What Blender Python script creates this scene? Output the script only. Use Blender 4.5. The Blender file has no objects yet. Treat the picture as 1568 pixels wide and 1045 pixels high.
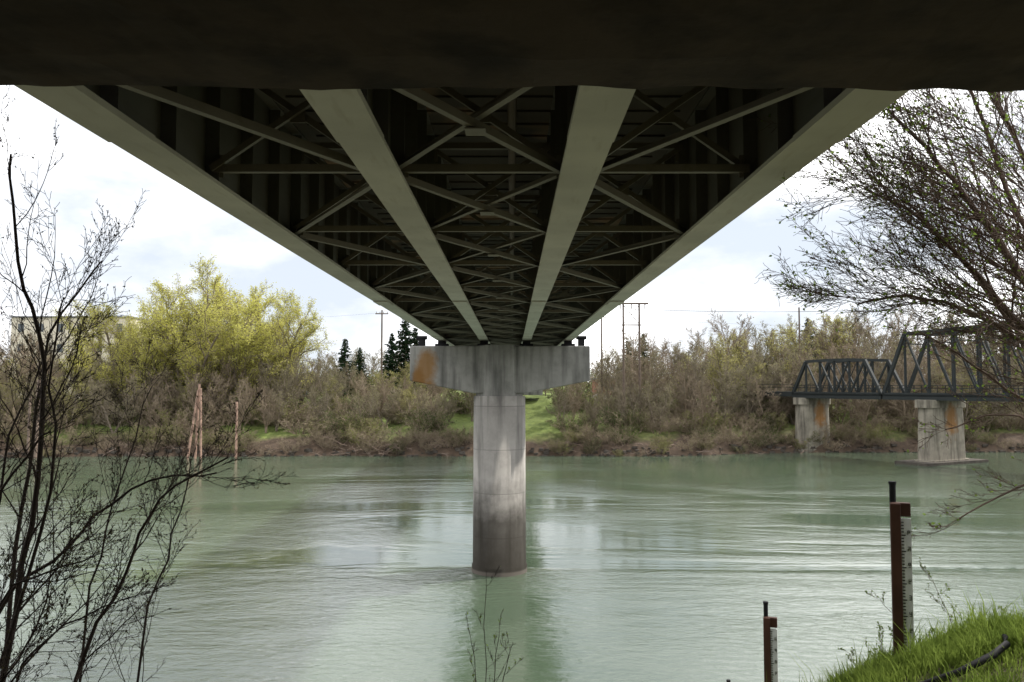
import bpy, math, random
from mathutils import Vector, noise, Matrix
random.seed(7)
S=bpy.context.scene
COL=S.collection
CAMZ=10.6
def lerp(a,b,t): return a+(b-a)*t
def sstep(a,b,x):
    t=max(0,min(1,(x-a)/(b-a))); return t*t*(3-2*t)
def interp(tab,x):
    if x<=tab[0][0]: return tab[0][1]
    for (x0,y0),(x1,y1) in zip(tab,tab[1:]):
        if x<=x1: return lerp(y0,y1,(x-x0)/(x1-x0))
    return tab[-1][1]
# ---------- materials
def newmat(name):
    m=bpy.data.materials.new(name); m.use_nodes=True
    nt=m.node_tree; nt.nodes.clear()
    return m,nt
def N(nt,t,**k):
    n=nt.nodes.new(t)
    for a,b in k.items():
        setattr(n,a,b)
    return n
def ramp(nt,fac,stops):
    r=N(nt,'ShaderNodeValToRGB')
    e=r.color_ramp.elements
    while len(e)<len(stops): e.new(0.5)
    for el,(p,c) in zip(e,stops):
        el.position=p; el.color=(c[0],c[1],c[2],1)
    nt.links.new(fac,r.inputs[0]); return r.outputs[0]
def noise_n(nt,scale,detail=5,sc=(1,1,1),rough=0.55,src='Object',loc=(0,0,0)):
    tc=N(nt,'ShaderNodeTexCoord'); mp=N(nt,'ShaderNodeMapping'); mp.inputs['Scale'].default_value=sc; mp.inputs['Location'].default_value=loc
    nt.links.new(tc.outputs[src],mp.inputs[0])
    n=N(nt,'ShaderNodeTexNoise'); n.inputs['Scale'].default_value=scale; n.inputs['Detail'].default_value=detail; n.inputs['Roughness'].default_value=rough
    nt.links.new(mp.outputs[0],n.inputs['Vector']); return n.outputs[0]
def mixc(nt,f,a,b,mode='MIX'):
    m=N(nt,'ShaderNodeMix'); m.data_type='RGBA'; m.blend_type=mode
    for i,v in ((0,f),(6,a),(7,b)):
        if hasattr(v,'links'): nt.links.new(v,m.inputs[i])
        elif i==0: m.inputs[0].default_value=v
        else: m.inputs[i].default_value=(v[0],v[1],v[2],1)
    return m.outputs[2]
def math_n(nt,op,a,b=None,clamp=False):
    m=N(nt,'ShaderNodeMath'); m.operation=op; m.use_clamp=clamp
    for i,v in ((0,a),(1,b)):
        if v is None: continue
        if hasattr(v,'links'): nt.links.new(v,m.inputs[i])
        else: m.inputs[i].default_value=v
    return m.outputs[0]
def finish(nt,color,rough=0.8,bump=None,bs=0.3,bd=0.02,metal=0,spec=0.4):
    p=N(nt,'ShaderNodeBsdfPrincipled'); o=N(nt,'ShaderNodeOutputMaterial')
    if hasattr(color,'links'): nt.links.new(color,p.inputs['Base Color'])
    else: p.inputs['Base Color'].default_value=(*color,1)
    if hasattr(rough,'links'): nt.links.new(rough,p.inputs['Roughness'])
    else: p.inputs['Roughness'].default_value=rough
    p.inputs['Metallic'].default_value=metal
    p.inputs['Specular IOR Level'].default_value=spec
    if bump is not None:
        b=N(nt,'ShaderNodeBump'); b.inputs['Strength'].default_value=bs; b.inputs['Distance'].default_value=bd
        nt.links.new(bump,b.inputs['Height']); nt.links.new(b.outputs[0],p.inputs['Normal'])
    nt.links.new(p.outputs[0],o.inputs[0]); return p
def simple(name,c,rough=0.7,var=0.3,scale=3,bd=0.01,spec=0.3):
    m,nt=newmat(name); n=noise_n(nt,scale)
    col=ramp(nt,n,[(0.3,[v*(1-var) for v in c]),(0.7,[min(1,v*(1+var)) for v in c])])
    finish(nt,col,rough,n,0.3,bd,spec=spec); return m
def steel_mat(name,c):
    m,nt=newmat(name)
    n=noise_n(nt,0.8,6); n2=noise_n(nt,9,4,(1,0.15,1))
    col=ramp(nt,n,[(0.3,[v*0.82 for v in c]),(0.7,[v*1.12 for v in c])])
    col=mixc(nt,math_n(nt,'MULTIPLY',ramp(nt,n2,[(0.55,(0,0,0)),(0.75,(1,1,1))]),0.35),col,(c[0]*0.6,c[1]*0.52,c[2]*0.42))
    finish(nt,col,0.6,n2,0.15,0.005,spec=0.3); return m
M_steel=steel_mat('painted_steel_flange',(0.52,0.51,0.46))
M_web_shaded=steel_mat('shade_darkened_steel_web',(0.14,0.138,0.12))  # same girder paint, darkened: shade between the girders is put into the colour
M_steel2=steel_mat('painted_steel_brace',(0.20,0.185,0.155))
def deck_mat():
    m,nt=newmat('deck_soffit')
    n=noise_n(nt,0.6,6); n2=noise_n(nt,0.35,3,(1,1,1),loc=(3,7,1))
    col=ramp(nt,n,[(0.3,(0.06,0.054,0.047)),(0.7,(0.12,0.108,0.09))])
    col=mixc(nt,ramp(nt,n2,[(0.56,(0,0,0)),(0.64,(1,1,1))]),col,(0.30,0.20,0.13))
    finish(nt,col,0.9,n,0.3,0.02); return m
M_deck=deck_mat()
def conc(name,base,stain=True,rust=None,zband=False,dark=1.0):
    m,nt=newmat(name)
    n=noise_n(nt,0.9,8,rough=0.65); n2=noise_n(nt,1.6,5,(1,1,0.10)); n3=noise_n(nt,14,4)
    col=ramp(nt,n,[(0.28,[v*0.66 for v in base]),(0.5,base),(0.75,[min(1,v*1.25) for v in base])])
    st=ramp(nt,n2,[(0.46,(0,0,0)),(0.66,(1,1,1))])
    if stain: col=mixc(nt,math_n(nt,'MULTIPLY',st,0.8),col,[v*0.25 for v in base])
    tc=N(nt,'ShaderNodeTexCoord'); sx=N(nt,'ShaderNodeSeparateXYZ'); nt.links.new(tc.outputs['Object'],sx.inputs[0])
    if zband:
        w=math_n(nt,'FRACT',math_n(nt,'DIVIDE',math_n(nt,'ADD',sx.outputs[2],0.4),2.45))
        line=math_n(nt,'LESS_THAN',w,0.02)
        col=mixc(nt,math_n(nt,'MULTIPLY',line,0.6),col,[v*0.4 for v in base])
        fl=math_n(nt,'FLOOR',math_n(nt,'DIVIDE',math_n(nt,'ADD',sx.outputs[2],0.4),2.45))
        wn=N(nt,'ShaderNodeTexWhiteNoise'); wn.noise_dimensions='1D'; nt.links.new(fl,wn.inputs['W'])
        col=mixc(nt,math_n(nt,'MULTIPLY',wn.outputs[0],0.35),col,[v*0.6 for v in base])
        zz=math_n(nt,'ADD',sx.outputs[2],math_n(nt,'MULTIPLY',n,1.8))
        wet=ramp(nt,math_n(nt,'DIVIDE',zz,8.0),[(0.08,(1,1,1)),(0.48,(.88,.88,.88)),(0.80,(0,0,0))])
        col=mixc(nt,math_n(nt,'MULTIPLY',wet,0.97),col,(0.016,0.013,0.008))
        edge=ramp(nt,math_n(nt,'DIVIDE',sx.outputs[2],2.0),[(0.08,(1,1,1)),(0.13,(0,0,0))])
        col=mixc(nt,math_n(nt,'MULTIPLY',edge,0.45),col,(0.16,0.14,0.12))
    if rust:
        for (rx,rz,rr,rc) in rust:
            dx=math_n(nt,'SUBTRACT',sx.outputs[0],rx); dz=math_n(nt,'MULTIPLY',math_n(nt,'SUBTRACT',sx.outputs[2],rz),0.55)
            d=math_n(nt,'SQRT',math_n(nt,'ADD',math_n(nt,'MULTIPLY',dx,dx),math_n(nt,'MULTIPLY',dz,dz)))
            d=math_n(nt,'ADD',d,math_n(nt,'MULTIPLY',math_n(nt,'SUBTRACT',n,0.5),rr*1.8))
            f=ramp(nt,math_n(nt,'DIVIDE',d,rr),[(0.45,(1,1,1)),(1.0,(0,0,0))])
            col=mixc(nt,math_n(nt,'MULTIPLY',f,0.8),col,rc)
    finish(nt,col,0.9,n3,0.35,0.01,spec=.2); return m
M_cap=conc('pier_cap_concrete',(0.27,0.265,0.25),rust=[(-4.9,11.7,0.75,(0.24,0.12,0.03)),(-5.3,11.0,0.4,(0.20,0.10,0.03))])
M_shaft=conc('pier_shaft_concrete',(0.38,0.36,0.33),zband=True)
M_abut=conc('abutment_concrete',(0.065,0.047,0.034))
M_tpier=conc('old_pier_concrete',(0.26,0.235,0.19),rust=[(0.5,6.0,1.6,(0.26,0.12,0.03))],zband=False)
M_truss=steel_mat('dark_truss_paint',(0.018,0.022,0.022))
M_brown=simple('brown_painted_wood',(0.085,0.038,0.026),0.6)
M_black=simple('black_iron',(0.02,0.02,0.022),0.7,spec=0.15)
M_white=simple('white_enamel',(0.78,0.79,0.79),0.4,0.12,8)
M_wood=simple('weathered_wood',(0.20,0.15,0.12),0.9,0.3,2)
M_pile=simple('reddish_pile_wood',(0.32,0.21,0.16),0.9,0.4,1.2)
M_pole=simple('pole_wood',(0.12,0.09,0.07),0.9)
M_bark=simple('grey_brown_bark',(0.20,0.165,0.125),0.95,0.35,1.2)
M_barkd=simple('dark_bark',(0.05,0.038,0.03),0.95,0.35,5)
M_twig=simple('twig_bark',(0.23,0.18,0.13),0.95,0.3,0.6)
M_red=simple('red_brick_wall',(0.26,0.10,0.07),0.9)
M_tan=simple('tan_stucco_wall',(0.62,0.56,0.47),0.9,0.1)
M_roof=simple('grey_roof',(0.12,0.12,0.13),0.8)
M_glass=simple('dark_window_glass',(0.06,0.07,0.08),0.3,spec=0.6)
M_carw=simple('white_car_paint',(0.5,0.5,0.5),0.3,0.03,spec=0.5)
M_carb=simple('blue_car_paint',(0.05,0.10,0.2),0.3,0.03,spec=0.5)
M_rock=simple('rock',(0.07,0.06,0.05),0.95,0.4,2,0.05)
def leaf_mat(name,c1,c2,tr=0.4,scale=0.6):
    m,nt=newmat(name)
    n=noise_n(nt,scale,4); oi=N(nt,'ShaderNodeObjectInfo')
    f=math_n(nt,'ADD',math_n(nt,'MULTIPLY',n,0.9),math_n(nt,'MULTIPLY',math_n(nt,'SUBTRACT',oi.outputs['Random'],0.5),0.55))
    col=ramp(nt,f,[(0.25,c1),(0.65,c2)])
    d=N(nt,'ShaderNodeBsdfDiffuse'); t=N(nt,'ShaderNodeBsdfTranslucent'); x=N(nt,'ShaderNodeMixShader'); o=N(nt,'ShaderNodeOutputMaterial')
    x.inputs[0].default_value=tr
    nt.links.new(col,d.inputs[0]); nt.links.new(col,t.inputs[0]); nt.links.new(d.outputs[0],x.inputs[1]); nt.links.new(t.outputs[0],x.inputs[2]); nt.links.new(x.outputs[0],o.inputs[0])
    return m
L_willow=leaf_mat('willow_leaf',(0.40,0.39,0.09),(0.60,0.58,0.17),.5)
L_alderg=leaf_mat('young_leaf',(0.28,0.27,0.10),(0.46,0.44,0.16),.5)
L_alder=leaf_mat('alder_leaf',(0.19,0.175,0.10),(0.31,0.295,0.15),.45)
L_bush=leaf_mat('bush_leaf',(0.07,0.09,0.035),(0.24,0.25,0.09),.45)
L_con=leaf_mat('conifer_needles',(0.010,0.024,0.012),(0.025,0.045,0.02),0.15)
L_spring=leaf_mat('spring_leaf',(0.17,0.25,0.05),(0.32,0.42,0.10),0.5,3)
L_grass=leaf_mat('grass_blade',(0.06,0.11,0.018),(0.25,0.33,0.07),0.4,2.5)
L_bud=leaf_mat('bud',(0.05,0.04,0.025),(0.10,0.09,0.04),0.3,3)

# ---------- mesh helpers
def mkobj(name,V,F,mats,parent=None,smooth=False,mi=None,loc=None):
    me=bpy.data.meshes.new(name); me.from_pydata([tuple(v) for v in V],[],F)
    for m in (mats if isinstance(mats,(list,tuple)) else [mats]): me.materials.append(m)
    if mi: me.polygons.foreach_set('material_index',mi)
    if smooth: me.polygons.foreach_set('use_smooth',[True]*len(F))
    me.update()
    o=bpy.data.objects.new(name,me); COL.objects.link(o)
    if parent: o.parent=parent
    if loc: o.location=loc
    return o
def empty(name,loc=(0,0,0)):
    e=bpy.data.objects.new(name,None); COL.objects.link(e); e.location=loc; e.empty_display_size=0.5; return e
def box(V,F,c,s,rz=0):
    b=len(V); cr,sr=math.cos(rz),math.sin(rz)
    for dz in (-.5,.5):
        for dx,dy in ((-.5,-.5),(.5,-.5),(.5,.5),(-.5,.5)):
            x,y=dx*s[0],dy*s[1]
            V.append((c[0]+x*cr-y*sr,c[1]+x*sr+y*cr,c[2]+dz*s[2]))
    F+= [(b,b+3,b+2,b+1),(b+4,b+5,b+6,b+7),(b,b+1,b+5,b+4),(b+1,b+2,b+6,b+5),(b+2,b+3,b+7,b+6),(b+3,b,b+4,b+7)]
def bar(V,F,p,q,w,h):
    p=Vector(p);q=Vector(q);d=(q-p).normalized()
    up=Vector((0,0,1)) if abs(d.z)<0.95 else Vector((0,1,0))
    a=d.cross(up).normalized()*w/2; u=a.cross(d).normalized()*h/2
    b=len(V)
    for e in (p,q):
        for s,t in ((-1,-1),(1,-1),(1,1),(-1,1)): V.append(e+a*s+u*t)
    F+= [(b,b+3,b+2,b+1),(b+4,b+5,b+6,b+7),(b,b+1,b+5,b+4),(b+1,b+2,b+6,b+5),(b+2,b+3,b+7,b+6),(b+3,b,b+4,b+7)]
def angle(V,F,p,q,w,t=.012):
    p=Vector(p);q=Vector(q);d=(q-p).normalized()
    up=Vector((0,0,1)) if abs(d.z)<0.95 else Vector((0,1,0))
    a=d.cross(up).normalized(); u=a.cross(d).normalized()
    bar(V,F,p,q,w,t); bar(V,F,p+a*(w/2-t/2)+u*(w/2+t/2),q+a*(w/2-t/2)+u*(w/2+t/2),t,w)
def tube(V,F,pts,rads,k):
    b=len(V); n=len(pts)
    for i,p in enumerate(pts):
        d=(pts[min(i+1,n-1)]-pts[max(i-1,0)])
        ref=Vector((0.31,0.9,0.12)) if abs(d.x)+abs(d.z)>abs(d.y)*0.8 else Vector((1,0,0.1))
        a=d.cross(ref).normalized(); c=d.cross(a).normalized(); r=rads[i]
        for j in range(k):
            t=6.28318*j/k; V.append(p+a*(r*math.cos(t))+c*(r*math.sin(t)))
    for i in range(n-1):
        for j in range(k):
            j2=(j+1)%k
            F.append((b+i*k+j,b+i*k+j2,b+(i+1)*k+j2,b+(i+1)*k+j))
    F.append(tuple(b+(n-1)*k+j for j in range(k)))
def cyl(V,F,c0,c1,r0,r1,k=24):
    tube(V,F,[Vector(c0),Vector(c1)],[r0,r1],k)
    b=len(V)-2*k; F.append(tuple(b+j for j in range(k))[::-1])
R=random
def rv():
    return Vector((R.gauss(0,1),R.gauss(0,1),R.gauss(0,1)))
def leaf(V,F,p,s,up=None):
    a=rv().normalized(); b_=a.cross(rv()).normalized()
    i=len(V); w=s*0.5; a=a*s; b_=b_*w
    V+= [p-a*0.5,p+b_*0.6,p+a*0.6,p-b_*0.6]; F.append((i,i+1,i+2,i+3))
def branch(T,p,d,L,r,lvl,P,pts=None):
    V,F,LV,LF=T
    ns=P['seg'][lvl]
    if pts is None:
        pts=[p]; st=L/ns
        for i in range(ns):
            d=(d+rv()*P['wob'][lvl]+Vector((0,0,P['trop'][lvl]))+P.get('bias',Vector((0,0,0)))*(1 if lvl else 0)).normalized()
            p=p+d*st; pts.append(p)
    n=len(pts)-1; tp=P['taper'][lvl]
    rads=[max(P['rmin'],lerp(r,r*tp,i/n)) for i in range(n+1)]
    tube(V,F,pts,rads,P['k'][lvl])
    last=lvl>=P['max']
    if last or lvl>=P.get('leaflvl',P['max']):
        nl=P['leaf']
        cnt=int(nl)+(1 if R.random()<nl-int(nl) else 0)
        for _ in range(cnt):
            t=R.random()*n; i=min(int(t),n-1)
            q=pts[i].lerp(pts[i+1],t-i)+rv()*P['lspread']
            leaf(LV,LF,q,P['lsize']*R.uniform(.6,1.4))
    if last: return
    for c in range(P['n'][lvl]):
        t=lerp(P['start'][lvl],1,(c+R.random())/P['n'][lvl])
        ft=t*n; i=min(int(ft),n-1); q=pts[i].lerp(pts[i+1],ft-i)
        dd=(pts[i+1]-pts[i]).normalized()
        side=dd.cross(rv()).normalized(); ang=P['ang'][lvl]*R.uniform(.6,1.3)
        cd=(dd*math.cos(ang)+side*math.sin(ang)).normalized()
        cl=L*P['lr'][lvl]*lerp(1,P['shape'][lvl],t)*R.uniform(.7,1.25)
        branch(T,q,cd,cl,lerp(r,r*tp,t)*P['rr'][lvl],lvl+1,P)
def tree_mesh(name,P,H,r,bark,lmat,stems=1,spread=0.0,seed=1):
    R.seed(seed); T=([],[],[],[])
    for s in range(stems):
        a=6.283*s/stems+R.random(); d=Vector((math.cos(a)*spread,math.sin(a)*spread,1)).normalized()
        branch(T,Vector((math.cos(a)*spread*0.5,math.sin(a)*spread*0.5,-0.3)),d,H*R.uniform(.8,1),r,0,P)
    V,F,LV,LF=T; b=len(V); nf=len(F)
    V=V+LV; F=F+[tuple(i+b for i in f) for f in LF]
    me=bpy.data.meshes.new(name); me.from_pydata([tuple(v) for v in V],[],F)
    me.materials.append(bark); me.materials.append(lmat)
    me.polygons.foreach_set('material_index',[0]*nf+[1]*len(LF)); me.update()
    me['h']=max(v[2] for v in V)
    return me
P_willow=dict(seg=[8,6,5,3],wob=[.10,.14,.18,.2],trop=[.04,.06,.02,-.06],taper=[.25,.3,.3,.5],k=[7,5,3,3],rmin=.018,n=[19,12,9],start=[.16,.15,.15],ang=[.85,.7,.8],lr=[.50,.42,.34],shape=[.5,.6,.7],rr=[.5,.5,.5],max=3,leaf=4,leaflvl=2,lsize=.20,lspread=.28)
P_alder=dict(seg=[8,5,4,2],wob=[.08,.14,.16,.18],trop=[.06,.10,.07,.04],taper=[.2,.3,.3,.5],k=[6,4,3,3],rmin=.019,n=[20,10,8],start=[.12,.15,.15],ang=[.75,.65,.7],lr=[.42,.42,.38],shape=[.45,.6,.7],rr=[.45,.5,.5],max=3,leaf=1.0,lsize=.17,lspread=.2)
P_bush=dict(seg=[5,4,2],wob=[.15,.2,.22],trop=[.02,.05,.02],taper=[.3,.3,.5],k=[4,3,3],rmin=.014,n=[11,8],start=[.15,.15],ang=[.7,.7],lr=[.42,.4],shape=[.6,.7],rr=[.55,.55],max=2,leaf=2.6,leaflvl=1,lsize=.15,lspread=.16)
protos={}
protos['willow']=[tree_mesh('willow_tree_mesh%d'%i,P_willow,20,.42,M_bark,L_willow,stems=4,spread=.42,seed=20+i) for i in range(2)]
protos['alder']=[tree_mesh('alder_tree_mesh%d'%i,P_alder,15,.22,M_bark,L_alder,stems=2,spread=.18,seed=30+i) for i in range(3)]
P2=dict(P_alder); P2['leaf']=2.0
protos['alderg']=[tree_mesh('leafing_tree_mesh%d'%i,P2,15,.22,M_bark,L_alderg,stems=2,spread=.2,seed=41+i) for i in range(2)]
P3=dict(P_alder); P3['leaf']=0.15
protos['bare']=[tree_mesh('bare_tree_mesh%d'%i,P3,15,.2,M_twig,L_alder,stems=2,spread=.2,seed=44+i) for i in range(2)]
protos['bush']=[tree_mesh('bush_mesh%d'%i,P_bush,4,.06,M_twig,L_bush,stems=9,spread=.55,seed=50+i) for i in range(2)]
P4=dict(P_bush); P4['leaf']=0.35
protos['brush']=[tree_mesh('brush_mesh',P4,4,.05,M_twig,L_alder,stems=11,spread=.6,seed=60)]
def conifer_mesh(seed):
    R.seed(seed); V=[];F=[];LV=[];LF=[]
    H=16; tube(V,F,[Vector((0,0,-.3)),Vector((0.1,0,H*.5)),Vector((0,0,H))],[.25,.14,.03],6)
    z=1.2
    while z<H-.2:
        t=z/H; Lb=(1-t)**.85*3.9*R.uniform(.7,1.15)+.25
        for c in range(7):
            a=R.random()*6.283; d=Vector((math.cos(a),math.sin(a),R.uniform(-.25,.1)))
            L=Lb*R.uniform(.6,1.1); n=max(2,int(L*7))
            p=Vector((0,0,z+R.uniform(-.2,.2))); tube(V,F,[p,p+d*L],[.04,.01],3)
            for i in range(n):
                f=(i+.5)/n; q=p+d*(L*f)+rv()*.16*(1.2-f)
                leaf(LV,LF,q,.5*R.uniform(.6,1.3))
        z+=.36
    b=len(V); nf=len(F); me=bpy.data.meshes.new('conifer_mesh')
    me.from_pydata([tuple(v) for v in V+LV],[],F+[tuple(i+b for i in f) for f in LF])
    me.materials.append(M_bark); me.materials.append(L_con); me.polygons.foreach_set('material_index',[0]*nf+[1]*len(LF)); me['h']=16.0
    return me
protos['conifer']=[conifer_mesh(3),conifer_mesh(4)]

# ---------- terrain
NEAR=[(-30,9.6),(0,9.0),(3,8.85),(5,8.1),(8,6.9),(11,5.2),(15,3.0),(20,.5),(24,-1.2),(34,-2.5),(60,-3)]
BUMP=[(2,0),(5,.5),(7,1.2),(8,1.40),(9.4,1.36),(12,1.1),(15,1.0),(22,.3),(26,0)]
FAR=[(-20,-3),(-4,-1.4),(0,0),(1.2,1.2),(5,2.8),(9,3.9),(16,4.9),(26,6.4),(36,7.4),(80,8),(400,12),(2500,20)]
def shore(x): return 125+7*sstep(18,50,x)-3*sstep(-40,-95,x)+1.6*noise.noise(Vector((x*.06,3,0)))+.7*noise.noise(Vector((x*.35,8,0)))
def ground(x,y):
    if y<62:
        z=interp(NEAR,y)+interp(BUMP,y)*sstep(1.0,4.8,x)
        z+=.12*noise.noise(Vector((x*.8,y*.8,0)))*sstep(0,6,y)
        z+=.6*noise.noise(Vector((x*.07,y*.07,5)))*sstep(9,30,abs(x))*sstep(3,12,y)
        return z
    z=interp(FAR,y-shore(x))
    z+=1.6*sstep(14,30,y-shore(x))*sstep(-20,-8,x)*(1-sstep(10,20,x))
    f=sstep(2,12,y-shore(x))
    z+=f*(.9*noise.noise(Vector((x*.05,y*.05,1)))+.25*noise.noise(Vector((x*.3,y*.3,2))))+.25*noise.noise(Vector((x*.7,y*.7,8)))*sstep(-1,2,y-shore(x))
    return z
def axis(segs):
    out=[]
    for a,b,n in segs:
        out+=[a+(b-a)*i/n for i in range(n)]
    out.append(segs[-1][1]); return out
xs=axis([(-1800,-200,8),(-200,-110,20),(-110,-12,90),(-12,12,80),(12,110,90),(110,200,20),(200,1800,8)])
ys=axis([(-200,-10,8),(-10,0,6),(0,26,80),(26,118,20),(118,170,80),(170,260,20),(260,2500,10)])
V=[(x,y,ground(x,y)) for y in ys for x in xs]; nx=len(xs)
F=[(j*nx+i,j*nx+i+1,(j+1)*nx+i+1,(j+1)*nx+i) for j in range(len(ys)-1) for i in range(nx-1)]
m,nt=newmat('ground_soil_grass')
n1=noise_n(nt,.12,6); n2=noise_n(nt,1.5,8,rough=.7); n3=noise_n(nt,25,4)
geo=N(nt,'ShaderNodeNewGeometry'); sp=N(nt,'ShaderNodeSeparateXYZ'); nt.links.new(geo.outputs['Position'],sp.inputs[0])
grass=ramp(nt,n2,[(.3,(.075,.11,.024)),(.7,(.18,.22,.055))])
soil=ramp(nt,n2,[(.3,(.035,.025,.017)),(.7,(.115,.078,.052))])
hz=math_n(nt,'ADD',sp.outputs[2],math_n(nt,'MULTIPLY',math_n(nt,'SUBTRACT',n1,.5),6))
f=ramp(nt,math_n(nt,'DIVIDE',hz,8),[(.26,(0,0,0)),(.44,(1,1,1))])
col=mixc(nt,f,soil,grass)
nearm=math_n(nt,'LESS_THAN',sp.outputs[1],60.)
col=mixc(nt,math_n(nt,'MULTIPLY',nearm,.75),col,soil)
finish(nt,col,.95,n3,.6,.05)
mkobj('ground',V,F,m,smooth=True)
# ---------- water
m,nt=newmat('river_water')
tc=N(nt,'ShaderNodeTexCoord')
def wn(scale,sc,detail=3,rot=0,rough=.5,dist=0):
    mp=N(nt,'ShaderNodeMapping'); mp.inputs['Scale'].default_value=sc; mp.inputs['Rotation'].default_value=(0,0,rot); nt.links.new(tc.outputs['Object'],mp.inputs[0])
    n=N(nt,'ShaderNodeTexNoise'); n.inputs['Scale'].default_value=scale; n.inputs['Detail'].default_value=detail; n.inputs['Roughness'].default_value=rough; n.inputs['Distortion'].default_value=dist
    nt.links.new(mp.outputs[0],n.inputs[0]); return n.outputs[0]
a=wn(2.8,(.6,1,1),5,.15,.62,.5); b=wn(.5,(.5,1,1),3,-.1,.55,.7); c=wn(.05,(.35,1,1),4,.1,.6,1.2)
calm=ramp(nt,c,[(.42,(.16,.16,.16)),(.60,(1,1,1))])
# rougher water around the pier and in the eddy it sheds
sw=N(nt,'ShaderNodeSeparateXYZ'); nt.links.new(tc.outputs['Object'],sw.inputs[0])
ex=math_n(nt,'DIVIDE',math_n(nt,'ADD',sw.outputs[0],2.2),5.5); ey=math_n(nt,'DIVIDE',math_n(nt,'SUBTRACT',sw.outputs[1],46.0),3.6)
ed=math_n(nt,'SQRT',math_n(nt,'ADD',math_n(nt,'MULTIPLY',ex,ex),math_n(nt,'MULTIPLY',ey,ey)))
wk=ramp(nt,ed,[(.3,(1,1,1)),(1.0,(0,0,0))])
amp=math_n(nt,'ADD',calm,math_n(nt,'MULTIPLY',wk,1.3))
h=math_n(nt,'ADD',math_n(nt,'MULTIPLY',math_n(nt,'MULTIPLY',a,amp),.045),math_n(nt,'MULTIPLY',math_n(nt,'MULTIPLY',b,amp),.09))
cc=ramp(nt,c,[(.3,(.060,.088,.056)),(.7,(.082,.112,.074))])
p=finish(nt,cc,.06,h,1.0,1.0,spec=.5); p.inputs['IOR'].default_value=1.52
water=mkobj('river_water',[(-1500,5,0),(1500,5,0),(1500,160,0),(-1500,160,0)],[(0,1,2,3)],m)

# ---------- highway bridge
HB=empty('highway_bridge')
GX=[-4.07,-1.62,.84,3.26]; SZ=CAMZ+2.6; Y0,Y1=4.3,150.
V=[];F=[];V2=[];F2=[]
for gx in GX:
    for (a0,a1,w,t) in ((Y0,8.72,.50,.07),(8.735,26,.485,.05),(26.02,44,.47,.05),(44,Y1,.5,.06)):
        box(V,F,(gx,(a0+a1)/2,SZ+t/2+(.0 if t>.055 else .012)),(w,a1-a0,t))
    box(V2,F2,(gx,(Y0+Y1)/2,SZ+1.05),(.022,Y1-Y0,1.98))
    box(V2,F2,(gx,(Y0+Y1)/2,SZ+2.045),(.36,Y1-Y0,.03))
    for ysp in (26,70): box(V,F,(gx,ysp,SZ-.012),(.44,1.2,.02))
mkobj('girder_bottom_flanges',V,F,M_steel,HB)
mkobj('girder_webs',V2,F2,M_web_shaded,HB)
V=[];F=[]
CX=sum(GX)/4
for gi,gx in enumerate(GX):
    y=5.2
    while y<Y1:
        for sd in (-1,1):
            if gi==0 and sd==-1: continue
            if gi==3 and sd==1: continue
            box(V,F,(gx+sd*.105,y,SZ+1.04),(.18,.018,1.93))
        y+=1.4
mkobj('web_stiffeners',V,F,M_web_shaded,HB)
V=[];F=[]
y=6.6; k=0
while y<Y1:
    for i in range(3):
        a,b_=GX[i]+.12,GX[i+1]-.12
        z0,z1=SZ+.22,SZ+1.75
        angle(V,F,(a,y,z0),(b_,y,z0),.09); angle(V,F,(a,y,z1),(b_,y,z1),.10)
        angle(V,F,(a,y-.05,z0),(b_,y-.05,z1),.07); angle(V,F,(a,y+.06,z1),(b_,y+.06,z0),.07)
        box(V,F,((a+b_)/2,y,(z0+z1)/2),(.2,.02,.2))
        for ex in (a,b_):
            box(V,F,(ex,y+.012,z0+.08),(.26,.015,.3)); box(V,F,(ex,y+.012,z1-.08),(.26,.015,.3))
        zl=SZ+.14
        ym=y+4.2
        if i==1:
            angle(V,F,(a,y+.1,zl),(b_,ym-.1,zl),.08); angle(V,F,(b_,y+.1,zl+.1),(a,ym-.1,zl+.1),.08)
            box(V,F,((a+b_)/2,(y+ym)/2,zl-.03),(.22,.26,.015))
        elif (i==0)==(k%2==0):
            angle(V,F,(a,y+.1,zl),(b_,ym-.1,zl),.09)
        else:
            angle(V,F,(b_,y+.1,zl),(a,ym-.1,zl),.09)
    y+=4.2;k+=1
mkobj('cross_frames_and_bracing',V,F,M_steel2,HB)
V=[];F=[]
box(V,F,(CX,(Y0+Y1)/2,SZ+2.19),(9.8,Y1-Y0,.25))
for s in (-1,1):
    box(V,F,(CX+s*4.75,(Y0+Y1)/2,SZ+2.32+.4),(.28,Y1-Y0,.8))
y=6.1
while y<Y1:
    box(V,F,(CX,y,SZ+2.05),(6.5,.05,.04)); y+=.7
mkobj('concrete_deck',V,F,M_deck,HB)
V=[];F=[]
cyl(V,F,(-2.6,Y0,SZ+1.25),(-2.6,Y1,SZ+1.25),.12,.12,12); cyl(V,F,(.0,Y0,SZ+1.45),(.0,Y1,SZ+1.45),.07,.07,10)
mkobj('utility_pipes',V,F,M_steel2,HB,smooth=True)
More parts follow.
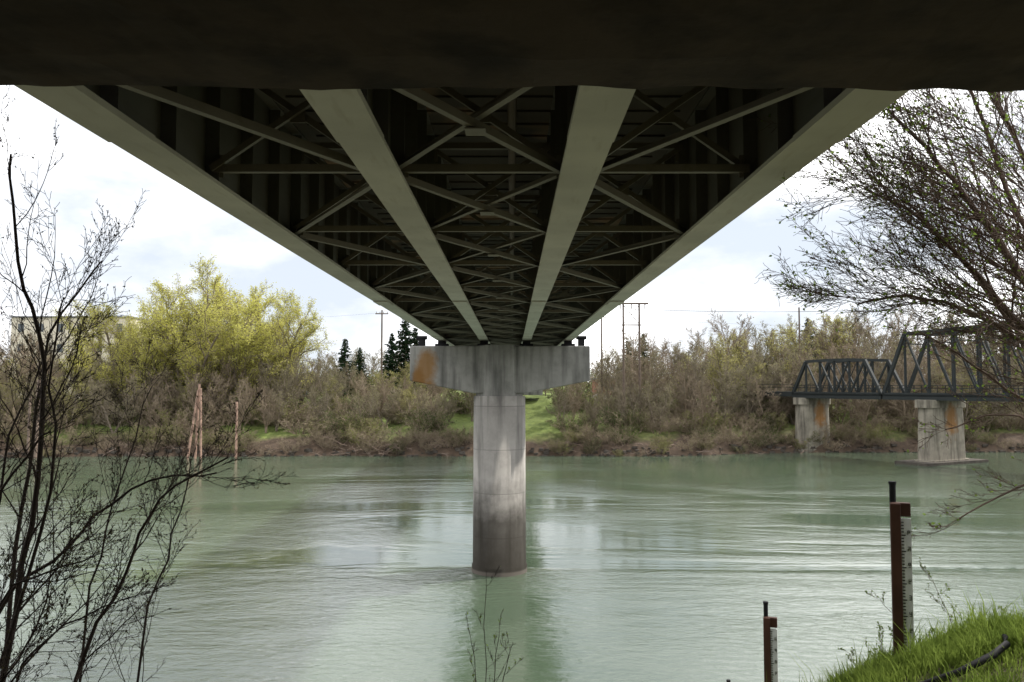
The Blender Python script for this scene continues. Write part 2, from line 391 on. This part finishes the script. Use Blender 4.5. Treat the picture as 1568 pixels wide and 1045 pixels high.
# pier
PR=empty('concrete_bridge_pier')
PX=-.72
prof=[(-5.81,12.85),(-5.81,10.87),(PX-1.45,10.15),(PX+1.45,10.15),(4.44,10.87),(4.44,12.85)]
V=[(x,46.95,z) for x,z in prof]+[(x,49.05,z) for x,z in prof]
F=[tuple(range(6)),tuple(range(11,5,-1))]+[(i,(i+6),(i+1)%6+6,(i+1)%6) for i in range(6)]
o=mkobj('pier_cap',V,F,M_cap,PR)
bm=o.modifiers.new('b','BEVEL'); bm.width=.06; bm.segments=2
V=[];F=[]
tube(V,F,[Vector((PX,48,-2.5)),Vector((PX,48,.40)),Vector((PX,48,.41)),Vector((PX,48,10.0))],[1.60,1.58,1.53,1.49],48)
o=mkobj('pier_shaft',V,F,M_shaft,PR,smooth=True)
V=[];F=[]
tube(V,F,[Vector((PX,48,9.9)),Vector((PX,48,10.2)),Vector((PX,48,12.9))],[1.42,1.40,1.36],10)
mkobj('pier_shaft_head',V,F,M_cap,PR)
V=[];F=[]
for gx in GX:
    box(V,F,(gx,48,12.93),(.75,.8,.15)); box(V,F,(gx,48,13.09),(.45,.5,.16))
for gx in (-5.2,4.0):
    box(V,F,(gx,47.7,13.05),(.35,.5,.4)); cyl(V,F,(gx-.3,47.6,13.35),(gx+.3,47.6,13.35),.11,.11,10)
mkobj('bearings',V,F,M_black,PR)
# abutment ledge over the camera
V=[];F=[]
nxs=110; nys=14
X0,X1=-7.5,7.5
def lowz(x,y):
    return CAMZ+1.865-.005*(x)+.045*noise.noise(Vector((x*.6,y*.5,0)))+.022*noise.noise(Vector((x*3,y*2,4)))
rows=[]
for j in range(nys+1):
    yy=-3+8.2*j/nys
    rows.append([(lerp(X0,X1,i/nxs),yy+(.04*noise.noise(Vector((i*.3,0,9))) if j==nys else 0),lowz(lerp(X0,X1,i/nxs),yy)+(.035 if j==nys else 0)) for i in range(nxs+1)])
rows.append([(x,y+.02,z+.06) for x,y,z in rows[-1]])
rows.append([(lerp(X0,X1,i/nxs),5.24,CAMZ+2.58) for i in range(nxs+1)])
rows.append([(lerp(X0,X1,i/nxs),-3,CAMZ+2.58) for i in range(nxs+1)])
V=[v for r_ in rows for v in r_]; w=nxs+1
F=[(j*w+i,(j+1)*w+i,(j+1)*w+i+1,j*w+i+1) for j in range(len(rows)-1) for i in range(nxs)]
AB=empty('concrete_abutment')
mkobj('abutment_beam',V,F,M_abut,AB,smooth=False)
V=[];F=[]
box(V,F,(0,-3.3,10.9),(15,.6,5.0)); 
for sx_ in (-7.8,7.8): box(V,F,(sx_,-.5,10.3),(.5,5,5.2))
box(V,F,(CX,3.2,14.3),(10,.5,2.25))
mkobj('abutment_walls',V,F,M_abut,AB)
V=[];F=[]
box(V,F,(CX,153,11),(12,4,4.3)); mkobj('far_abutment',V,F,M_cap,AB)

# ---------- truss bridge
TB=empty('steel_truss_bridge')
A=Vector((45.5,134,0)); B=Vector((57,112.5,0)); dr=(B-A).normalized(); pr=Vector((-dr.y,dr.x,0))
if pr.x<0: pr=-pr
def truss(o,L,H,n,camber,name,vert_end=False):
    V=[];F=[]
    zb=9.3
    for off in (0,5.2):
        base=o+pr*off; P_=[]
        def bt(i): return base+dr*(L*i/n)+Vector((0,0,zb))
        def tpn(i):
            t=i/n; return base+dr*(L*i/n)+Vector((0,0,zb+H+camber*(1-(2*t-1)**2)))
        bar(V,F,bt(0),bt(n),.45,.5)
        for i in range(1,n-1): bar(V,F,tpn(i),tpn(i+1),.45,.42)
        bar(V,F,bt(0),tpn(1),.45,.42); bar(V,F,bt(n),tpn(n-1),.45,.42)
        for i in range(1,n): bar(V,F,bt(i),tpn(i),.28,.28)
        for i in range(1,n-1):
            if i<n/2: bar(V,F,tpn(i),bt(i+1),.24,.24)
            else: bar(V,F,bt(i),tpn(i+1),.24,.24)
            if n//2-1<=i<=n//2: bar(V,F,bt(i),tpn(i+1),.1,.1); bar(V,F,tpn(i),bt(i+1),.1,.1)
        for hh in (.9,1.3): bar(V,F,bt(0)+Vector((0,0,hh)),bt(n)+Vector((0,0,hh)),.08,.08)
        kk=0
        while kk<L:
            q_=base+dr*kk+Vector((0,0,zb)); bar(V,F,q_,q_+Vector((0,0,1.3)),.06,.06); kk+=1.2
    for i in range(1,n):
        t=i/n; z=zb+H+camber*(1-(2*t-1)**2)
        p_=o+dr*(L*i/n)
        if H>6: bar(V,F,p_+Vector((0,0,z)),p_+pr*5.2+Vector((0,0,z)),.25,.3); bar(V,F,p_+Vector((0,0,z-1.4)),p_+pr*5.2+Vector((0,0,z-1.4)),.15,.15)
        bar(V,F,p_+Vector((0,0,zb-.3)),p_+pr*5.2+Vector((0,0,zb-.3)),.3,.6)
        if H>6 and i<n-1:
            q_=o+dr*(L*(i+1)/n); bar(V,F,p_+Vector((0,0,z)),q_+pr*5.2+Vector((0,0,z)),.12,.12)
    bar(V,F,o+pr*2.6+Vector((0,0,zb-.1)),o+dr*L+pr*2.6+Vector((0,0,zb-.1)),5.6,.35)
    for off in (-.15,5.35): bar(V,F,o+pr*off+Vector((0,0,zb-.35)),o+dr*L+pr*off+Vector((0,0,zb-.35)),.15,.75)
    mkobj(name,V,F,M_truss,TB)
J=B-dr*7.5
L1=(J-A).length-.3
truss(A,L1,4.9,6,.3,'pony_truss_span')
truss(J,58,8.4,16,.6,'through_truss_span')
V=[];F=[]
bar(V,F,A+pr*2.6-dr*16+Vector((0,0,9.2)),A+pr*2.6-dr*.1+Vector((0,0,9.2)),5.4,.8)
for hh in (.9,1.4):
    for off in (.1,5.1): bar(V,F,A+pr*off-dr*16+Vector((0,0,9.4+hh)),A+pr*off+Vector((0,0,9.4+hh)),.08,.08)
mkobj('approach_span',V,F,M_truss,TB)
def tpier(c,name,w,z1):
    V=[];F=[]; ang=math.atan2(pr.y,pr.x)
    K=28; lv=[(-3,1.15),(.5,1.15),(.52,1.0),(z1-1.1,.93),(z1-1.1+.02,1.06),(z1,1.06)]
    for z,s in lv:
        for j in range(K):
            t=6.283*j/K; cx_=math.cos(t); sy=math.sin(t)
            lx=(w/2-1.3)*(1 if cx_>0 else -1)*min(1,abs(cx_)*6)+1.3*cx_; ly=1.3*sy
            V.append((lx*s,ly*s,z))
    for i in range(len(lv)-1):
        for j in range(K):
            F.append((i*K+j,i*K+(j+1)%K,(i+1)*K+(j+1)%K,(i+1)*K+j))
    F.append(tuple((len(lv)-1)*K+j for j in range(K)))
    o=mkobj(name,V,F,M_tpier,TB); o.location=c; o.rotation_euler=(0,0,ang)
    return o
tpier(A+pr*2.6+dr*1.5,'truss_pier_far',6.8,8.65)
o2=tpier(B+pr*2.6-dr*.5,'truss_pier_near',8.4,8.65)
tpier(B+pr*2.6+dr*50,'truss_pier_side',7.2,8.65)
V=[];F=[]
c=B+pr*2.6-dr*.5
box(V,F,(c.x,c.y,.1),(13,5,.5),math.atan2(pr.y,pr.x))
mkobj('pier_footing',V,F,M_rock,TB)

# ---------- vegetation on far bank
def place(kind,x,y,h,parent,name,sx=1.0):
    me=R.choice(protos[kind]); o=bpy.data.objects.new(name,me); COL.objects.link(o)
    s=h/me['h']; o.scale=(s*sx,s*sx,s); o.rotation_euler=(0,0,R.random()*6.28)
    o.location=(x,y,ground(x,y)-.2)
    if parent: o.parent=parent
    return o
R.seed(99)
for x,y,top in ((-60,152,33.5),(-51.5,148,34.0),(-42.5,150,29.5),(-70,150,27),(-64,143,24),(-46,143,24),(-56,143,27)):
    place('willow',x,y,top-ground(x,y),None,'willow_tree',1.08)
for x,y,top in ((-24.5,190,27.5),(-28,192,23),(-38,188,21.5),(-35,190,19.5),(-22,188,24),(31,195,23.0),(27.5,196,21.5),(69,192,26.5),(72,194,23)):
    place('conifer',x,y,top-ground(x,y),None,'conifer_tree',1.3)
FT=empty('far_bank_trees'); FB=empty('far_bank_bushes')
TOP=[(-110,22),(-80,20),(-72,20),(-40,19),(-32,16),(-17,15),(-6,13),(4,14),(12,16),(22,20),(28,22.5),(50,24),(80,24.5),(110,24.5)]
x=-112
while x<125:
    for row,(yo,hs) in enumerate(((8,.60),(14,.80),(23,.96),(36,1.06))):
        xx=x+R.uniform(-1.8,1.8); yy=shore(xx)+yo+R.uniform(-3,3)
        u=xx*150/yy
        if -14<u<-1 and row<1: continue
        if 0<=u<9 and row<3: continue
        if u<-84 and row in (2,): continue
        top=interp(TOP,xx*150/yy); top=CAMZ+(top-CAMZ)*yy/150
        g=ground(xx,yy); h=(top-g)*hs*R.uniform(.72,1.10)
        if h<3: continue
        kd=R.choices(['alder','alderg','bare'],[5,2.6 if xx<-25 else 1.3,5])[0]
        place(kd,xx,yy,h,FT,'tree',R.uniform(1.0,1.4))
    x+=4.0
x=-160
while x<190:
    yy=225+R.uniform(-12,12)
    place(R.choice(['alder','bare','alder']),x,yy,R.uniform(10,15),FT,'tree',1.6)
    place('bush',x+2,yy-30,R.uniform(6,8),FT,'tree',1.6)
    x+=5
x=-108
while x<115:
    for yo,h0,kk in ((.6,2.2,('brush','brush','bush')),(2.4,3.0,('bush','brush')),(6,3.8,('bush','brush','brush')),(11,4.4,('bush','brush')),(20,5.0,('bush','brush'))):
        xx=x+R.uniform(-1,1); yy=shore(xx)+yo+R.uniform(-.8,.8)
        u=xx*150/yy
        if yo<1 and R.random()<.35: continue
        if 0<u<9 and (yo>2 or R.random()<.4): continue
        if -13<u<=-1 and (5<yo<15): continue
        if yo>2 and noise.noise(Vector((xx*.09,yo*.2,3)))>.22: continue
        place(R.choice(kk),xx,yy,h0*R.uniform(.6,1.3),FB,'bush',R.uniform(.9,1.3))
    x+=2.2
# ---------- driftwood, rocks
V=[];F=[]; R.seed(5)
for i in range(420):
    xx=R.uniform(-105,100); yy=shore(xx)+R.uniform(-.6,1.2); s=R.uniform(.15,.5)
    b=len(V); z=ground(xx,yy)
    for j in range(8):
        V.append((xx+(1 if j&1 else -1)*s*R.uniform(.5,1.2),yy+(1 if j&2 else -1)*s*R.uniform(.5,1),z+(1 if j&4 else -.6)*s*R.uniform(.3,.8)))
    F+= [(b,b+2,b+3,b+1),(b+4,b+5,b+7,b+6),(b,b+1,b+5,b+4),(b+1,b+3,b+7,b+5),(b+3,b+2,b+6,b+7),(b+2,b,b+4,b+6)]
mkobj('shore_rocks',V,F,M_rock)
V=[];F=[];T=(V,F,[],[])
PD=dict(seg=[4,3],wob=[.2,.3],trop=[-.05,0],taper=[.4,.4],k=[5,3],rmin=.02,n=[7],start=[.3],ang=[.6],lr=[.4],shape=[.6],rr=[.5],max=1,leaf=0,lsize=.1,lspread=.1)
for i in range(95):
    xx=R.uniform(-100,60) if i>22 else R.uniform(-28,-17); yy=shore(xx)+R.uniform(-1.5,.6)
    branch(T,Vector((xx,yy+1,max(0,ground(xx,yy+1))+.3)),Vector((R.uniform(-1,1),R.uniform(-.8,.1),R.uniform(-.15,.3))).normalized(),R.uniform(1.5,4),R.uniform(.04,.10),0,PD)
mkobj('driftwood',V,F,M_wood)

# ---------- pilings
def pil(name,lst,mat):
    e=empty(name)
    V=[];F=[]
    for p,q,r in lst: cyl(V,F,p,q,r,r*.85,12)
    mkobj('piles',V,F,mat,e,smooth=False); return e
pil('timber_piling',[((-47.1,120,-2),(-45.9,121,9.9),.16),((-46.2,121,-2),(-45.8,121.2,10.8),.18),((-44.9,120,-2),(-45.5,121,10.2),.17)],M_pile)
pil('timber_piling',[((-40.2,121,-2),(-40.2,121,8.2),.18)],M_pile)
pil('timber_piling',[((-69.5,121,-2),(-69.2,121,11.5),.3),((-70.6,121,-2),(-70.4,121,9),.2)],M_wood)

# ---------- utility poles
def pole(name,x,y,z0,z1,arms=(),r=.17):
    e=empty(name); V=[];F=[]
    cyl(V,F,(x,y,z0),(x,y,z1),r*1.2,r*.8,10); mkobj('pole',V,F,M_pole,e,smooth=False)
    V=[];F=[]
    for (za,w,ox) in arms: 
        box(V,F,(x+ox,y-.2,za),(w,.14,.18))
        for k_ in range(4): cyl(V,F,(x+ox-w/2+.2+k_*(w-.4)/3,y-.2,za+.05),(x+ox-w/2+.2+k_*(w-.4)/3,y-.2,za+.4),.06,.05,6)
    if arms: mkobj('crossarms',V,F,M_pole,e)
    return e
yp=134
e=empty('h_frame_power_pole'); V=[];F=[]
for px_ in (18.1,20.7): cyl(V,F,(px_,yp,3),(px_,yp,24.0),.23,.15,10)
box(V,F,(19.7,yp-.25,23.9),(4.9,.2,.28)); box(V,F,(19.4,yp-.25,20.4),(3.1,.16,.2))
bar(V,F,(18.1,yp-.1,23.7),(20.7,yp-.1,20.5),.1,.1); bar(V,F,(20.7,yp-.15,23.7),(18.1,yp-.15,20.5),.1,.1)
for k_ in (17.6,19.4,21.6): cyl(V,F,(k_,yp-.25,23.8),(k_,yp-.25,23.0),.08,.08,8)
mkobj('poles_and_arms',V,F,M_pole,e)
pole('utility_pole',-24,152,5,24.5,((23.8,2.4,0),))
pole('utility_pole',53,152,6,25,())
pole('utility_pole',16.3,150,6,24,((23,2,0),))
V=[];F=[]
def wire(p,q,sag):
    p=Vector(p);q=Vector(q)
    pts=[p.lerp(q,i/24)-Vector((0,0,sag*4*(i/24)*(1-i/24))) for i in range(25)]
    tube(V,F,pts,[.014]*25,3)
for k_ in (17.6,19.4,21.6):
    wire((k_,133.7,23.0),(k_+95,115,27),2.5)
wire((-24,152,24),(-130,140,26),3)
wire((16.3,150,23.4),(110,160,24),2)
mkobj('power_lines',V,F,M_black)
# ---------- buildings
def building(name,c,s,mw,nw,nf,red=False):
    e=empty(name,(0,0,0)); V=[];F=[]
    box(V,F,(c[0],c[1],c[2]+s[2]/2),s); mkobj('walls',V,F,mw,e)
    V=[];F=[]; box(V,F,(c[0],c[1],c[2]+s[2]+.15),(s[0]+.6,s[1]+.6,.3)); mkobj('roof',V,F,M_roof,e)
    V=[];F=[]
    for k_ in range(nf):
        for i in range(nw):
            box(V,F,(c[0]-s[0]/2+(i+.5)*s[0]/nw,c[1]-s[1]/2-.003,c[2]+(k_+.5)*s[2]/nf),(s[0]/nw*.3,.06,s[2]/nf*.4))
    mkobj('windows',V,F,M_glass,e)
    V=[];F=[]; box(V,F,(c[0]+s[0]*.3,c[1]-s[1]/2-.04,c[2]+1.1),(1.1,.1,2.2)); mkobj('door',V,F,M_roof,e)
building('tan_apartment_building',(-97,188,7.5),(26,14,18.0),M_tan,6,4)
building('brick_house',(20.5,172,8.6),(7,6,3.2),M_red,3,1)
building('grey_house',(31.5,172,8.0),(8,6,2.8),M_tan,3,1)
def car(x,y,rz,mat):
    e=empty('parked_car',(x,y,ground(x,y)+.02)); e.rotation_euler=(0,0,rz)
    pr_=[(-2.2,.35),(-2.2,.85),(-1.9,1.0),(-1.3,1.05),(-.7,1.5),(.8,1.5),(1.35,1.05),(2.1,.9),(2.25,.6),(2.2,.35)]
    n_=len(pr_); V=[(a_,-.88,b_) for a_,b_ in pr_]+[(a_,.88,b_) for a_,b_ in pr_]
    F=[tuple(range(n_)),tuple(range(2*n_-1,n_-1,-1))]+[(i,i+n_,(i+1)%n_+n_,(i+1)%n_) for i in range(n_)]
    o=mkobj('body',V,F,mat,e); b_=o.modifiers.new('b','BEVEL'); b_.width=.08; b_.segments=2
    V=[];F=[]
    for a_ in (-.3,.6): box(V,F,(a_,0,1.25),(.75,1.79,.32))
    mkobj('windows',V,F,M_glass,e)
    V=[];F=[]
    for a_ in (-1.4,1.4):
        for s_ in (-.8,.8): cyl(V,F,(a_,s_-.1,.33),(a_,s_+.1,.33),.33,.33,16)
    mkobj('wheels',V,F,M_black,e)
car(-50,164,.2,M_carw); car(-42,166,0,M_carb); car(17.8,168,.1,M_carw)

# ---------- staff gauges
def gauge(x,y,z0,z1,marks0):
    e=empty('river_staff_gauge',(x,y,0)); rot=-.36; e.rotation_euler=(0,0,rot)
    V=[];F=[]; box(V,F,(-.04,0,(z0+z1)/2-.15),(.09,.06,z1-z0+.3)); box(V,F,(0.005,.03,z1-.06),(.18,.07,.13))
    o=mkobj('wood_post',V,F,M_brown,e); b_=o.modifiers.new('b','BEVEL'); b_.width=.005
    V=[];F=[]; box(V,F,(.05,-.005,(z0+z1)/2-.08),(.088,.02,z1-z0-.12)); mkobj('scale_plate',V,F,M_white,e)
    V=[];F=[]
    z=z0-.05;i=0
    while z<z1-.16:
        w=.022 if i%5 else .036
        box(V,F,(.0075+w/2,-.018,z),(w,.006,.009)); 
        if i%5==0:
            zc=z+.004; xx=.072
            for (dx,dz,sx_,sz_) in R.sample([(0,.02,.02,.005),(0,-.0,.02,.005),(0,.04,.02,.005),(-.009,.01,.005,.02),(.009,.01,.005,.02),(-.009,.03,.005,.02),(.009,.03,.005,.02)],5):
                box(V,F,(xx+dx,-.018,zc+dz),(sx_,.005,sz_))
        z+=.0305;i+=1
    mkobj('scale_marks',V,F,M_black,e)
    V=[];F=[]; cyl(V,F,(-.055,.065,z0-.4),(-.055,.065,z1+.17),.03,.03,14); cyl(V,F,(-.055,.065,z1+.17),(-.055,.065,z1+.20),.036,.036,14)
    mkobj('pipe',V,F,M_black,e)
gauge(3.72,8.0,7.85,9.47,0); gauge(3.53,11.5,5.8,7.42,0); gauge(3.90,15,3.5,5.14,0)

# ---------- hose on ground
V=[];F=[]
pts=[Vector((x_,y_,ground(x_,y_)+.10)) for x_,y_ in ((3.0,6.75),(3.25,6.65),(3.5,6.6),(3.8,6.65),(4.0,6.8),(4.1,7.0))]
tube(V,F,smoothp:=[p_ for p_ in pts],[.028]*6,10); mkobj('black_drain_pipe',V,F,M_black,smooth=True)

# ---------- grass near
V=[];F=[]; R.seed(11)
cnt=0
while cnt<64000:
    x_=R.uniform(2.0,7.6); y_=R.uniform(5.6,11)
    if x_>3.7 and y_<6.55+.25*noise.noise(Vector((x_*2,0,0))) and R.random()<.93: continue
    cl=noise.noise(Vector((x_*2.2,y_*2.2,0)))+.5*noise.noise(Vector((x_*6,y_*6,3)))
    if cl<-.2 and R.random()<.5: cnt+=1; continue
    z=ground(x_,y_); h=R.uniform(.06,.16)*(1+1.6*max(0,cl))*(1.9 if R.random()<.06 else 1); a_=R.random()*6.28
    if abs(y_-6.65)<.25 and x_<4.3: h*=.4
    dx,dy=math.cos(a_),math.sin(a_); l=h*R.uniform(.2,.95); w=.005
    b=len(V); px_,py_=-dy*w,dx*w
    V+=[(x_-px_,y_-py_,z-.01),(x_+px_,y_+py_,z-.01),(x_+dx*l*.35+px_*.8,y_+dy*l*.35+py_*.8,z+h*.6),(x_+dx*l*.35-px_*.8,y_+dy*l*.35-py_*.8,z+h*.6),(x_+dx*l,y_+dy*l,z+h)]
    F+=[(b,b+1,b+2,b+3),(b+3,b+2,b+4)]; cnt+=1
mkobj('grass',V,F,L_grass)

# ---------- near trees
def finish_tree(name,T,bark,lm):
    e=empty(name); mkobj('trunk_and_branches',T[0],T[1],bark,e,smooth=True)
    if T[3]: mkobj('leaves',T[2],T[3],lm,e)
def smoothpoly(pts,k=4):
    out=[]; n=len(pts)
    for i in range(n-1):
        p0=pts[max(i-1,0)];p1=pts[i];p2=pts[i+1];p3=pts[min(i+2,n-1)]
        for j in range(k):
            t=j/k
            out.append(.5*((2*p1)+(p2-p0)*t+(2*p0-5*p1+4*p2-p3)*t*t+(3*p1-p0-3*p2+p3)*t**3)+rv()*.012)
    out.append(pts[-1]); return out
R.seed(21)
PN=dict(seg=[1,7,6,4],wob=[.1,.11,.14,.18],trop=[.0,.04,.03,.02],taper=[.3,.3,.35,.5],k=[8,5,4,3],rmin=.0032,n=[24,12,7],start=[.12,.12,.1],ang=[.55,.6,.65],lr=[.42,.44,.42],shape=[.65,.65,.7],rr=[.40,.5,.55],max=3,leaf=.42,lsize=.046,lspread=.02,bias=Vector((-.07,0,0)))
PNl=dict(PN); PNl['n']=[9,6,4]; PNl['lr']=[.3,.42,.42]
T=([],[],[],[])
trunk=[Vector(v) for v in ((9.4,11.5,5.8),(9.2,11.3,8),(8.6,11.2,9.6),(7.9,11,11))]
tube(T[0],T[1],smoothpoly(trunk),[lerp(.24,.11,i/12) for i in range(13)],12)
limbs=[
 (((7.9,11,10.9),(6.95,10.9,11.8),(6.3,10.8,12.7),(5.6,10.7,13.5),(4.9,10.6,14.2)),.060,PN),
 (((8.0,11.1,10.7),(6.8,10.8,11.3),(6.0,10.6,12.0),(5.3,10.5,12.7),(4.5,10.4,13.1)),.050,PN),
 (((8.3,11.2,9.9),(7.7,11.6,12),(7.1,11.7,13.4),(6.5,11.6,15)),.062,PN),
 (((8.4,11.2,9.9),(7.3,11.0,10.8),(6.2,10.9,11.5),(5.3,11,11.8),(4.7,11.2,11.7)),.040,PN),
 (((8.9,11.2,9.0),(7.5,10.8,9.4),(6.4,10.6,9.3),(5.6,10.5,8.9)),.026,PNl),
 (((8.0,11.1,10.6),(7.0,10.2,11.6),(6.4,9.8,12.6),(5.9,9.6,13.6),(5.4,9.5,14.4)),.042,PN),
 (((8.9,11.2,9.1),(7.6,11.3,9.9),(6.7,11.3,10.2),(5.9,11.3,10.0)),.026,PNl),
 (((8.7,11.2,9.2),(7.7,12.4,11.3),(7.0,12.8,12.6),(6.2,13.0,13.6)),.042,PN),
 (((8.8,11.2,9.3),(7.4,11.5,10.2),(6.6,11.8,10.9),(5.9,12.0,11.4)),.030,PNl),
]
for pts,r,PP in limbs:
    pl=smoothpoly([Vector(p) for p in pts]); L=sum((pl[i+1]-pl[i]).length for i in range(len(pl)-1))
    branch(T,None,None,L,r,0,PP,pts=pl)
M_nb=simple('reddish_twig_bark',(0.11,0.075,0.057),0.9,0.35,4)
finish_tree('budding_tree',T,M_nb,L_spring)
# left saplings
R.seed(33)
PS=dict(seg=[1,6,5,3],wob=[.1,.12,.16,.2],trop=[.0,.10,.08,.05],taper=[.3,.3,.4,.5],k=[8,5,4,3],rmin=.0018,n=[13,7,4],start=[.15,.12,.1],ang=[.6,.65,.7],lr=[.25,.42,.40],shape=[.6,.6,.7],rr=[.42,.5,.6],max=3,leaf=.8,lsize=.018,lspread=.004)
def gz(x,y): return ground(x,y)-.1
stems=[
 (((-3.70,6.0,None),(-3.62,6,8.44),(-3.46,6,9.6),(-3.40,6,10.74),(-3.62,6,11.5),(-3.69,6,12.3)),.026),
 (((-3.3,6.1,None),(-3.12,6,8.5),(-2.77,6,9.27),(-2.49,5.9,9.79),(-1.98,5.8,10.1)),.018),
 (((-3.9,6.2,None),(-3.72,6.1,8.95),(-3.25,6.1,9.4),(-2.8,6.1,9.85),(-2.2,6.2,9.95)),.018),
 (((-3.75,5.8,None),(-3.5,5.7,8.6),(-3.15,5.7,9.9),(-3.2,5.7,10.6),(-3.05,5.6,11.2)),.016),
 (((-4.0,6.6,None),(-3.95,6.6,9),(-3.8,6.6,10.2),(-3.7,6.6,11.0),(-3.3,6.6,11.6)),.020),
 (((-3.0,6.8,None),(-2.95,6.7,8.6),(-2.7,6.7,9.4),(-2.55,6.7,10.1)),.012),
 (((-4.3,5.8,None),(-3.9,5.7,9.2),(-3.4,5.5,9.9),(-3.0,5.4,10.3)),.018),
 (((-3.6,6.9,None),(-3.5,6.9,8.7),(-3.3,6.9,9.6),(-3.0,6.9,10.6)),.013),
 (((-3.4,5.6,None),(-3.3,5.6,8.6),(-3.0,5.6,9.0),(-2.5,5.6,9.2)),.012),
 (((-4.1,5.4,None),(-3.6,5.4,8.7),(-3.2,5.4,9.3),(-2.7,5.4,9.5)),.014),
 (((-3.5,5.2,None),(-3.2,5.2,8.7),(-2.95,5.2,9.1),(-2.75,5.2,9.8)),.010),
 (((-4.2,6.4,None),(-4.0,6.4,9.4),(-3.8,6.4,10.4),(-3.5,6.4,11.0)),.014),
]
for si,(pts,r) in enumerate(stems):
    if si%3==0: T=([],[],[],[])
    pl=smoothpoly([Vector((p[0],p[1],gz(p[0],p[1]) if p[2] is None else p[2])) for p in pts]); L=sum((pl[i+1]-pl[i]).length for i in range(len(pl)-1))
    branch(T,None,None,L,r,0,PS,pts=pl)
    if si%3==2 or si==len(stems)-1: finish_tree('bare_sapling',T,M_barkd,L_bud)
# small twiggy plant, centre bottom
T=([],[],[],[]); PT=dict(PS); PT['n']=[6,3,2]; PT['rmin']=.0016; PT['lsize']=.02; PT['leaf']=.5
for dx,hh in ((0,1.75),(.08,1.35),(-.1,1.3),(.16,1.2)):
    bx=-.2+dx*.3; pl=smoothpoly([Vector((bx,6.5,gz(bx,6.5))),Vector((bx+dx*.4,6.5,8.2)),Vector((bx+dx,6.5,gz(bx,6.5)+hh))])
    branch(T,None,None,hh*.8,.006,0,PT,pts=pl)
finish_tree('twiggy_shrub',T,M_barkd,L_spring)
# bare brambles near right bank
T=([],[],[],[]); PT2=dict(PS); PT2['n']=[9,5,3]; PT2['leaf']=1.0; PT2['lsize']=.025
R.seed(77)
for i in range(11):
    bx=R.uniform(4.3,6.6); by=R.uniform(9.3,10.5); hh=R.uniform(.6,1.4)
    z0=gz(bx,by); pl=smoothpoly([Vector((bx,by,z0)),Vector((bx-.1,by,z0+hh*.5)),Vector((bx-R.uniform(.0,.5),by,z0+hh))])
    branch(T,None,None,hh,.007,0,PT2,pts=pl)
finish_tree('bramble_shrub',T,M_bark,L_spring)

# ---------- sky, sun
w=bpy.data.worlds.new('World'); S.world=w; w.use_nodes=True; nt=w.node_tree; nt.nodes.clear()
el=math.radians(47); az=math.radians(66)
sky=N(nt,'ShaderNodeTexSky'); sky.sky_type='NISHITA'; sky.sun_disc=False; sky.sun_elevation=el; sky.sun_rotation=az
n=noise_n(nt,2.6,7,(1,1,2.2),.55,'Generated',(0.3,1.1,.2))
f=ramp(nt,n,[(.40,(.86,.86,.86)),(.52,(1,1,1))])
cl=ramp(nt,n,[(.37,(8.9,9.7,10.9)),(.46,(12.0,12.3,12.9)),(.57,(27,27,27))])
bg=N(nt,'ShaderNodeBackground'); bg.inputs[1].default_value=.1
nt.links.new(mixc(nt,f,sky.outputs[0],cl),bg.inputs[0]); o=N(nt,'ShaderNodeOutputWorld'); nt.links.new(bg.outputs[0],o.inputs[0])
sd=bpy.data.lights.new('sun','SUN'); sd.energy=5.0; sd.angle=math.radians(3.0); sd.color=(1,.95,.87)
so=bpy.data.objects.new('sun',sd); COL.objects.link(so)
v=Vector((math.sin(az)*math.cos(el),math.cos(az)*math.cos(el),math.sin(el))); so.rotation_euler=v.to_track_quat('Z','Y').to_euler()
# ---------- camera
cd=bpy.data.cameras.new('camera'); cd.sensor_width=36; cd.lens=29.04; cd.clip_start=.05; cd.clip_end=6000
co=bpy.data.objects.new('camera',cd); COL.objects.link(co); co.location=(0,0,CAMZ); co.rotation_euler=(math.radians(93.08),0,0)
S.camera=co
S.view_settings.view_transform='Standard'; S.view_settings.look='None'; S.view_settings.exposure=0
